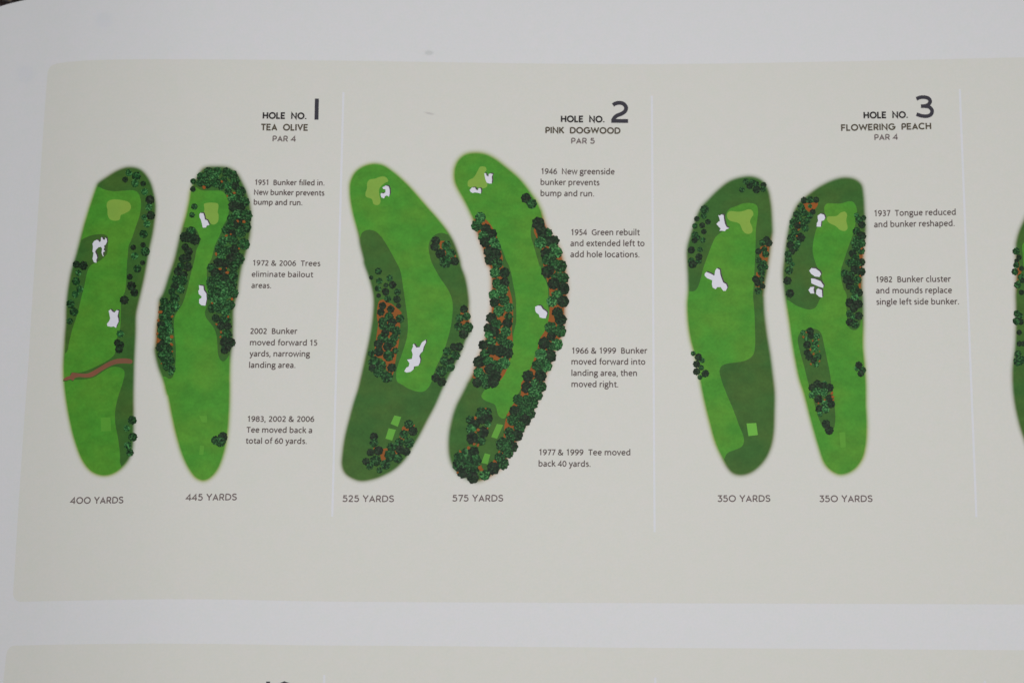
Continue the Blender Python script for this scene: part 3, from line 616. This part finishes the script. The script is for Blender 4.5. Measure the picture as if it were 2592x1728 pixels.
# ------------------------------------------------------------------ lettering, drawn with a pen stroke
def arc(cx, cy, rx, ry, a0, a1, n=12):
    return [(cx + rx * math.cos(R(a0 + (a1 - a0) * i / n)), cy + ry * math.sin(R(a0 + (a1 - a0) * i / n))) for i in range(n + 1)]
def Lp(*p): return ('L', list(p))
def Sp(*p): return ('S', list(p))
def Ap(*a): return ('L', arc(*a))
BODY = {   # x-height 10, figures and capitals 13, ascenders 14.5
 ' ': (4.0, []),
 'a': (8.2, [Sp((1.6,8.3),(3.6,9.2),(5.6,8.6),(6.4,6.8),(6.4,4),(6.4,0)), Sp((6.4,5.5),(3.6,5),(1.6,3.9),(1.3,2.2),(2.6,.8),(4.6,1.1),(6.4,2.9))]),
 'b': (9.5, [Lp((1.8,14.5),(1.8,.4)), Sp((1.8,7),(3.4,8.8),(5.2,9.2),(7.2,8),(7.9,5),(7,2.1),(4.8,.8),(2.8,1),(1.8,1.6))]),
 'c': (7.7, [Sp((6.8,8.6),(4.8,9.2),(2.4,8),(1.4,5),(2.4,2),(4.6,.8),(6.9,1.5))]),
 'd': (9.7, [Lp((7.7,14.5),(7.7,0)), Sp((7.7,8.8),(5.6,9.2),(3,8.3),(1.5,5),(2.5,1.8),(4.4,.8),(6.2,1.8),(7.7,3.4))]),
 'e': (8.6, [Lp((1.5,5.2),(7.5,5.2)), Sp((7.5,5.2),(6.8,8.1),(4.7,9.2),(2.4,8),(1.4,5),(2.4,2),(4.7,.8),(7.2,1.7))]),
 'f': (5.6, [Sp((5.6,13.8),(4.3,13.8),(3.1,12.5),(2.8,10),(2.8,0)), Lp((.7,9.2),(5.6,9.2))]),
 'g': (8.4, [Sp((4,9.2),(1.8,8.4),(1.4,6.5),(2.3,4.7),(4.2,4.2),(6,5),(6.5,7),(5.8,8.6),(4,9.2)), Lp((5.4,9),(8,9.2)), Sp((2.4,4.7),(1.6,3.2),(2.8,2),(5.6,1.5),(7.2,.1),(6.8,-2.5),(4.2,-3.6),(1.4,-2.8),(1.1,-.8),(2.8,1.4))]),
 'h': (9.5, [Lp((1.8,14.5),(1.8,0)), Sp((1.8,7),(3.6,8.8),(5.6,9.2),(7.2,8),(7.5,5.6),(7.5,0))]),
 'i': (3.7, [Lp((1.85,10),(1.85,0)), Lp((1.85,12.4),(1.85,14.3))]),
 'k': (8.2, [Lp((1.8,14.5),(1.8,0)), Lp((7.2,9.9),(1.9,5.0)), Lp((3.4,6.1),(7.9,0))]),
 'l': (3.7, [Lp((1.85,14.5),(1.85,0))]),
 'm': (14.4, [Lp((1.8,10),(1.8,0)), Sp((1.8,7),(3.3,8.7),(5,9.2),(6.5,8.2),(6.9,6),(6.9,0)), Sp((6.9,7),(8.5,8.7),(10.2,9.2),(12,8.2),(12.4,6),(12.4,0))]),
 'n': (9.5, [Lp((1.8,10),(1.8,0)), Sp((1.8,7),(3.6,8.8),(5.6,9.2),(7.2,8),(7.5,5.6),(7.5,0))]),
 'o': (9.5, [Ap(4.75,5,3.4,4.2,0,360,18)]),
 'p': (9.5, [Lp((1.8,10),(1.8,-4.2)), Sp((1.8,7),(3.4,8.8),(5.2,9.2),(7.2,8),(7.9,5),(7,2.1),(4.8,.8),(2.8,1),(1.8,1.6))]),
 'r': (6.2, [Lp((1.8,10),(1.8,0)), Sp((1.8,6.6),(3,8.5),(4.6,9.2),(6,8.9))]),
 's': (6.8, [Sp((5.7,8.6),(4,9.2),(2.2,8.6),(1.8,6.9),(3.3,5.5),(5.1,4.4),(5.6,2.5),(4.2,.9),(1.3,1.2))]),
 't': (5.8, [Sp((2.7,12.2),(2.7,8),(2.7,3.2),(3.2,1.2),(4.4,.8),(5.7,1.2)), Lp((.7,9.2),(5.6,9.2))]),
 'u': (9.5, [Sp((1.7,10),(1.7,5),(2.1,1.9),(4,.8),(6,1.6),(7.6,3.4)), Lp((7.6,10),(7.6,0))]),
 'v': (7.9, [Lp((.7,10),(4,.6),(7.2,10))]),
 'w': (12.3, [Lp((.7,10),(3.6,.6),(6.2,9.6),(8.8,.6),(11.6,10))]),
 'x': (7.8, [Lp((.8,10),(7,0)), Lp((7,10),(.8,0))]),
 'y': (7.9, [Lp((.8,10),(4.2,.8)), Lp((7.3,10),(4.1,.8),(2.7,-3),(.7,-4))]),
 'q': (9.5, []),
 '.': (3.7, [Lp((1.9,0),(1.9,1.9))]), ',': (3.7, [Lp((2.1,1.7),(1.1,-2.4))]),
 '&': (11.4, [Sp((9.8,6.2),(8.6,3.2),(6.2,1.1),(3.6,.8),(1.6,2),(1.5,4.6),(3.6,6.8),(6,8.8),(6.2,11.2),(4.4,12.3),(2.8,11.4),(2.7,9.2),(4.4,6.4),(7,3),(9.8,0))]),
 '0': (8.6, [Ap(4.3,6.5,3.1,5.7,0,360,20)]),
 '1': (7.6, [Lp((1.6,10.6),(4.3,12.6),(4.3,0))]),
 '2': (8.3, [Sp((1.4,10.8),(3.4,12.2),(5.6,11.8),(6.5,9.6),(5.4,6.6),(3.4,3.8),(1.4,.9)), Lp((1.3,.9),(7.3,.9))]),
 '3': (8.0, [Sp((1.6,11.7),(3.6,12.2),(5.7,11.4),(6,9.2),(4.8,7.3),(2.8,6.8)), Sp((2.8,6.8),(5.2,6.4),(6.5,4.3),(6,2),(4,.8),(1.2,1.2))]),
 '4': (8.6, [Lp((6,0),(6,12.4),(1.1,3.9),(8,3.9))]),
 '5': (8.1, [Lp((6.5,12.1),(2.6,12.1),(2.2,7.2)), Sp((2.2,7.2),(4.2,7.4),(6,6.4),(6.5,4.2),(5.4,1.8),(3.4,.8),(1.2,1.2))]),
 '6': (8.5, [Sp((6.6,12.5),(3.8,10.8),(1.9,7.6),(1.3,4.4),(2.2,1.6),(4.3,.8),(6.4,1.8),(7.1,4.4),(6,6.9),(4,7.4),(1.8,5.9))]),
 '7': (7.8, [Lp((1.1,12.1),(6.9,12.1),(3,0))]),
 '8': (8.3, [Ap(4.15,9.7,2.5,2.5,0,360,16), Ap(4.15,4.0,3.0,3.2,0,360,16)]),
 '9': (8.5, [Sp((1.9,.5),(4.7,2.2),(6.6,5.4),(7.2,8.6),(6.3,11.4),(4.2,12.2),(2.1,11.2),(1.4,8.6),(2.5,6.1),(4.5,5.6),(6.7,7.1))]),
 'B': (9.2, [Lp((2,13),(2,0)), Sp((2,12.2),(4.8,12.2),(6.6,11.2),(6.7,8.8),(5,7.1),(2,6.9)), Sp((2,6.9),(5.6,6.8),(7.6,5.2),(7.6,2.7),(5.8,1),(2,.8))]),
 'N': (11.4, [Lp((1.9,0),(1.9,12.6),(9.4,.4),(9.4,13))]),
 'T': (8.8, [Lp((4.4,12.2),(4.4,0)), Lp((.4,12.2),(8.4,12.2))]),
 'G': (11.2, [Sp((9.4,11.4),(6.8,12.2),(3.8,11.4),(1.8,9),(1.6,5.4),(3,2.2),(6,.8),(9.6,1.6)), Lp((9.6,1.2),(9.6,6.4),(6.8,6.4))]),
}
CAPS = {   # capitals 16 high
 ' ': (5.6, []),
 'H': (14.6, [Lp((1.9,16),(1.9,0)), Lp((12.3,16),(12.3,0)), Lp((1.9,8.2),(12.3,8.2))]),
 'O': (18.0, [Ap(9,8,7.3,6.9,0,360,26)]),
 'L': (10.6, [Lp((1.9,16),(1.9,1.3),(10,1.3))]),
 'E': (12.2, [Lp((11,14.7),(1.9,14.7),(1.9,1.3),(11.2,1.3)), Lp((1.9,8.1),(10,8.1))]),
 'N': (15.4, [Lp((1.9,0),(1.9,15),(13.1,1),(13.1,16))]),
 '.': (5.0, [Lp((2.2,0),(2.2,2.6))]),
 'T': (12.4, [Lp((6.2,14.7),(6.2,0)), Lp((.3,14.7),(12.1,14.7))]),
 'A': (14.4, [Lp((1.1,0),(7.2,13.2),(13.3,0)), Lp((3.2,4.6),(11.2,4.6))]),
 'I': (4.6, [Lp((2.2,16),(2.2,0))]),
 'V': (14.2, [Lp((1.1,16),(7.1,2.9),(13.1,16))]),
 'P': (11.8, [Lp((1.9,0),(1.9,14.7)), Sp((1.9,14.7),(6.6,14.7),(9.6,13.4),(10.4,10.6),(9.6,7.8),(6.6,6.5),(1.9,6.5))]),
 'R': (12.8, [Lp((1.9,0),(1.9,14.7)), Sp((1.9,14.7),(6.8,14.7),(9.8,13.5),(10.5,10.8),(9.8,8),(6.8,6.9),(1.9,6.9)), Lp((6.4,6.9),(11.6,0))]),
 'K': (13.0, [Lp((1.9,16),(1.9,0)), Lp((11.4,16),(1.9,6.2)), Lp((5,9.2),(12.2,0))]),
 'D': (15.2, [Lp((1.9,0),(1.9,14.7)), Sp((1.9,14.7),(6.2,14.7),(10.4,13.7),(13.2,10.8),(13.6,8),(13.2,5.2),(10.4,2.3),(6.2,1.3),(1.9,1.3))]),
 'G': (17.2, [('L', arc(9, 8, 7.3, 6.9, 42, 345, 22) ), Lp((16.1,6.2),(16.1,7.7),(9.6,7.7))]),
 'W': (21.4, [Lp((1.1,16),(5.8,3),(10.7,13),(15.6,3),(20.3,16))]),
 'F': (11.4, [Lp((10.8,14.7),(1.9,14.7),(1.9,0)), Lp((1.9,8),(9.8,8))]),
 'C': (16.0, [('L', arc(9, 8, 7.3, 6.9, 45, 315, 22))]),
 'Y': (13.4, [Lp((.7,16),(6.7,7.2),(12.7,16)), Lp((6.7,7.4),(6.7,0))]),
 'S': (12.0, [Sp((10.4,13),(8.2,14.6),(5.4,14.8),(2.4,13.6),(1.9,11),(3.8,9),(7,8),(9.8,6.6),(10.5,4.2),(9,2),(6,1.1),(3.2,1.6),(1.1,3.2))]),
 '0': (17.6, [Ap(8.8,8,7.2,6.9,0,360,26)]),
 '1': (7.0, [Lp((1,13),(4.4,15.2),(4.4,0))]),
 '2': (12.0, [Sp((1.4,11.8),(3,14.2),(6,14.9),(9,13.6),(9.6,10.8),(8,8),(4.6,4.6),(1.4,1.4)), Lp((1.2,1.3),(11,1.3))]),
 '3': (12.0, [Lp((1.4,14.7),(9.6,14.7),(5.2,9.2)), Sp((5.2,9.2),(8.2,8.9),(10.4,7),(10.3,3.8),(8.2,1.6),(5.2,1.1),(1.2,2.6))]),
 '4': (13.0, [Lp((9.4,0),(9.4,14.6),(1,4.6),(12.6,4.6))]),
 '5': (12.2, [Lp((10,14.7),(3.4,14.7),(2.4,8.8)), Sp((2.4,8.8),(5,9.8),(8,9.4),(10.2,7.4),(10.4,4.4),(8.6,1.9),(5.6,1.1),(2.8,1.6),(1,3.2))]),
 '7': (11.6, [Lp((.8,14.7),(10.6,14.7),(4.2,0))]),
}
def ribbon(p, wd):
    """a stroke of even width with mitred joints"""
    q = [p[0]]
    for a in p[1:]:
        if math.hypot(a[0] - q[-1][0], a[1] - q[-1][1]) > .05: q.append(a)
    closed = math.hypot(q[0][0] - q[-1][0], q[0][1] - q[-1][1]) < .06 and len(q) > 4
    if closed: q = q[:-1]
    n = len(q); L_, R_ = [], []
    for i in range(n):
        a = q[i - 1] if (i > 0 or closed) else None; b = q[(i + 1) % n] if (i < n - 1 or closed) else None
        def un(u, v):
            d = math.hypot(v[0] - u[0], v[1] - u[1]); return ((v[0] - u[0]) / d, (v[1] - u[1]) / d)
        d1 = un(a, q[i]) if a else un(q[i], b); d2 = un(q[i], b) if b else d1
        nx, ny = -(d1[1] + d2[1]), d1[0] + d2[0]; l = math.hypot(nx, ny) or 1; nx /= l; ny /= l
        k = min(2.2, 1 / max(.25, nx * -d1[1] + ny * d1[0])) * wd / 2
        L_.append((q[i][0] + nx * k, q[i][1] + ny * k)); R_.append((q[i][0] - nx * k, q[i][1] - ny * k))
    vs = L_ + R_; fs = [(i, i + 1, n + i + 1, n + i) for i in range(n - 1)]
    if closed: fs.append((n - 1, 0, n, 2 * n - 1))
    return vs, fs
def layout(font, s, track, wd):
    """pen strokes of a line of text in font units, and the extent of its ink"""
    x = 0.0; st = []
    s = s.replace('fi', 'f\x01') if font is BODY else s
    for ch in s:
        if ch == '\x01': adv, g = 3.7, [Lp((1.85, 9.9), (1.85, 0))]
        else: adv, g = font[ch]
        for k, (kind, p) in enumerate(g):
            p2 = smooth(p, 4, False) if kind == 'S' and len(p) > 2 else p
            st.append(([(x + a, b) for a, b in p2], k))
        x += adv + track
    xs = [a for p, _ in st for a, _ in p]
    return st, min(xs) - wd / 2, max(xs) + wd / 2
def text(name, lines, font, color, sz, stroke, track=0.0, label=None, aspect=None):
    """lines: (string, tile, x0, y0, x1, y1) with the ends of the baseline"""
    V, F_, ZA = [], [], []
    for (s, tile, x0, y0, x1, y1) in lines:
        t = TILES2[tile]
        X0, Y0, X1, Y1 = t[0] + x0 / t[2], t[1] + y0 / t[2], t[0] + x1 / t[2], t[1] + y1 / t[2]
        sx_guess = sz
        wd = stroke / sz
        st, a, b = layout(font, s, track, wd)
        sx = (X1 - X0) / (b - a)
        for p, k in st:
            # work in print units so that stems keep their width
            q = [((u - a) * sx, v * sz) for u, v in p]
            vs, fs = ribbon(q, stroke)
            o = len(V)
            for (u, v) in vs:
                xx = X0 + u; lean = (1488 - xx) / 24000
                V.append(w2(xx + lean * v, Y0 + (Y1 - Y0) * u / (X1 - X0) - v)); ZA.append(k * 1.6)
            F_ += [tuple(i + o for i in f) for f in fs]
    return build(name, V, F_, [color] * len(V), 30, INK, page, label, zadd=ZA)
TILES2 = dict(a=(600, 220, 5.227), b=(600, 440, 5.228), c=(600, 800, 4.612), d=(1340, 220, 4.9), e=(1340, 560, 2.45), f=(2080, 220, 2.7025),
              g=(130, 1220, 1.96), h=(1720, 940, 4.612), s=(0, 0, 1.0))
BLK = ink((38, 34, 36)); OLV = ink((78, 70, 58)); GRY = ink((104, 92, 92)); BOD = ink((94, 84, 82)); BIG = ink((56, 54, 62))
HEADS = [("HOLE  NO.", 'a', 338, 422, 918, 428, BLK, 1.0, 4.1), ("TEA  OLIVE", 'a', 308, 576, 945, 582, OLV, 1.02, 3.8), ("PAR 4", 'a', 468, 722, 785, 726, GRY, .9, 3.0),
         ("HOLE  NO.", 'd', 390, 438, 932, 442, BLK, 1.0, 4.1), ("PINK  DOGWOOD", 'd', 197, 576, 1130, 583, OLV, .98, 3.8), ("PAR 5", 'd', 517, 704, 812, 706, GRY, .9, 3.0),
         ("HOLE  NO.", 'f', 286, 217, 590, 213, BLK, 1.02, 4.1), ("FLOWERING  PEACH", 'f', 132, 302, 750, 290, OLV, 1.0, 3.8), ("PAR 4", 'f', 360, 365, 525, 362, GRY, .92, 3.0)]
for (s, t, x0, y0, x1, y1, c, sz, wd) in HEADS:
    text("heading_text", [(s, t, x0, y0, x1, y1)], CAPS, c, sz, wd, track=1.2, label='heading reading ' + ' '.join(s.split()))
for (s, t, x0, y0, x1, y1) in [("400 YARDS", 'g', 93, 107, 357, 104), ("445 YARDS", 'g', 666, 91, 920, 89), ("525 YARDS", 'g', 1443, 97, 1700, 98), ("575 YARDS", 'g', 1988, 95, 2242, 95),
                               ("350 YARDS", 'h', 440, 1520, 1062, 1518), ("350 YARDS", 'h', 1630, 1522, 2255, 1520)]:
    text("yardage_text", [(s, t, x0, y0, x1, y1)], CAPS, GRY, 1.06, 3.1, track=1.4, label='line reading ' + s)
CAPT = [(1.0, 2.75, [("1951  Bunker filled in.", 'b', 232, 148, 1158, 156), ("New bunker prevents", 'b', 222, 279, 1158, 290), ("bump and run.", 'b', 218, 410, 865, 418)]),
        (1.04, 2.55, [("1972 & 2006  Trees", 'b', 205, 1214, 1105, 1222), ("eliminate bailout", 'b', 190, 1363, 1015, 1369), ("areas.", 'b', 187, 1511, 452, 1514)]),
        (1.08, 2.75, [("2002  Bunker", 'c', 150, 207, 710, 208), ("moved forward 15", 'c', 148, 340, 938, 344), ("yards, narrowing", 'c', 142, 470, 857, 473), ("landing area.", 'c', 138, 603, 683, 604)]),
        (1.08, 2.75, [("1983, 2002 & 2006", 'c', 118, 1231, 903, 1232), ("Tee moved back a", 'c', 103, 1357, 878, 1363), ("total of 60 yards.", 'c', 95, 1486, 815, 1490)]),
        (1.1, 2.75, [("1946  New greenside", 'd', 143, 1083, 1060, 1088), ("bunker prevents", 'd', 137, 1218, 872, 1223), ("bump and run.", 'd', 137, 1355, 805, 1360)]),
        (1.12, 2.75, [("1954  Green rebuilt", 'e', 257, 87, 688, 87), ("and extended left to", 'e', 253, 155, 715, 155), ("add hole locations.", 'e', 253, 223, 683, 224)]),
        (1.12, 2.75, [("1966 & 1999  Bunker", 'e', 262, 820, 735, 820), ("moved forward into", 'e', 260, 888, 720, 889), ("landing area, then", 'e', 260, 958, 668, 959), ("moved right.", 'e', 260, 1027, 552, 1029)]),
        (1.12, 2.75, [("1977 & 1999  Tee moved", 'e', 58, 1449, 627, 1450), ("back 40 yards.", 'e', 56, 1519, 380, 1521)]),
        (1.12, 2.75, [("1937  Tongue reduced", 'f', 358, 885, 918, 876), ("and bunker reshaped.", 'f', 357, 961, 910, 952)]),
        (1.12, 2.75, [("1982  Bunker cluster", 'f', 370, 1337, 888, 1333), ("and mounds replace", 'f', 370, 1413, 893, 1410), ("single left side bunker.", 'f', 372, 1490, 940, 1487)])]
for sz, wd, lines in CAPT:
    text("caption_text", lines, BODY, BOD, sz, wd, track=.15, label='caption reading ' + ' '.join(' '.join(l[0].split()) for l in lines))
def numeral(strokes, wd, label):
    V, F_, ZA = [], [], []
    for k, (kind, p) in enumerate(strokes):
        q = smooth(p, 6, False) if kind == 'S' else p
        vs, fs = ribbon(q, wd); o = len(V)
        V += [w2(*v) for v in vs]; ZA += [k * 1.6] * len(vs); F_ += [tuple(i + o for i in f) for f in fs]
    build("hole_number", V, F_, [BIG] * len(V), 30, INK, page, label, zadd=ZA)
numeral([('L', [(802.2, 250), (801, 303.6)])], 10.2, 'large dark numeral 1')
numeral([('S', [(1551.5, 266.5), (1558, 262.5), (1569, 260.8), (1579, 264), (1584.8, 273), (1582, 282), (1573, 288.5), (1561, 293.5), (1554.5, 299.5), (1552, 306)]), ('L', [(1547.2, 306.5), (1590, 306.8)])], 9.9, 'large dark numeral 2')
numeral([('S', [(2319.5, 251), (2328, 247.4), (2340, 246.6), (2350.5, 250), (2354.5, 257.5), (2350, 265), (2340, 269), (2331, 269.2)]), ('S', [(2340, 269), (2352, 271.5), (2359.2, 280), (2357, 289.5), (2347, 294.4), (2333, 293.8), (2319.8, 289.5)])], 9.4, 'large dark numeral 3')
numeral([('L', [(678.8, 1723.6), (678, 1781)]), ('S', [(720, 1728.2), (738, 1737), (744, 1753), (738, 1768), (720, 1776), (702, 1768), (696, 1753), (702, 1737), (720, 1728.2)])], 10.2, 'large dark numeral 10 mostly below the frame')

# faint soiling on the paper
blob("smudge", 1086, 134.5, 8, 4.5, ink((189, 190, 190)), 22, page, jag=.1, fade=WHITE, mat=INK, label='faint grey smudge above the panel')
blob("smudge", 1087, 287.5, 9, 1.8, ink((184, 181, 177)), 22, page, jag=.1, rot=.2, fade=PANEL, label='short grey scuff in the panel')
for (x, y, r) in ((262, 52, 16), (64, 188, 17)):
    blob("smudge", x, y, r, r, ink((200.5, 201, 204)), 22, page, jag=.05, fade=WHITE)
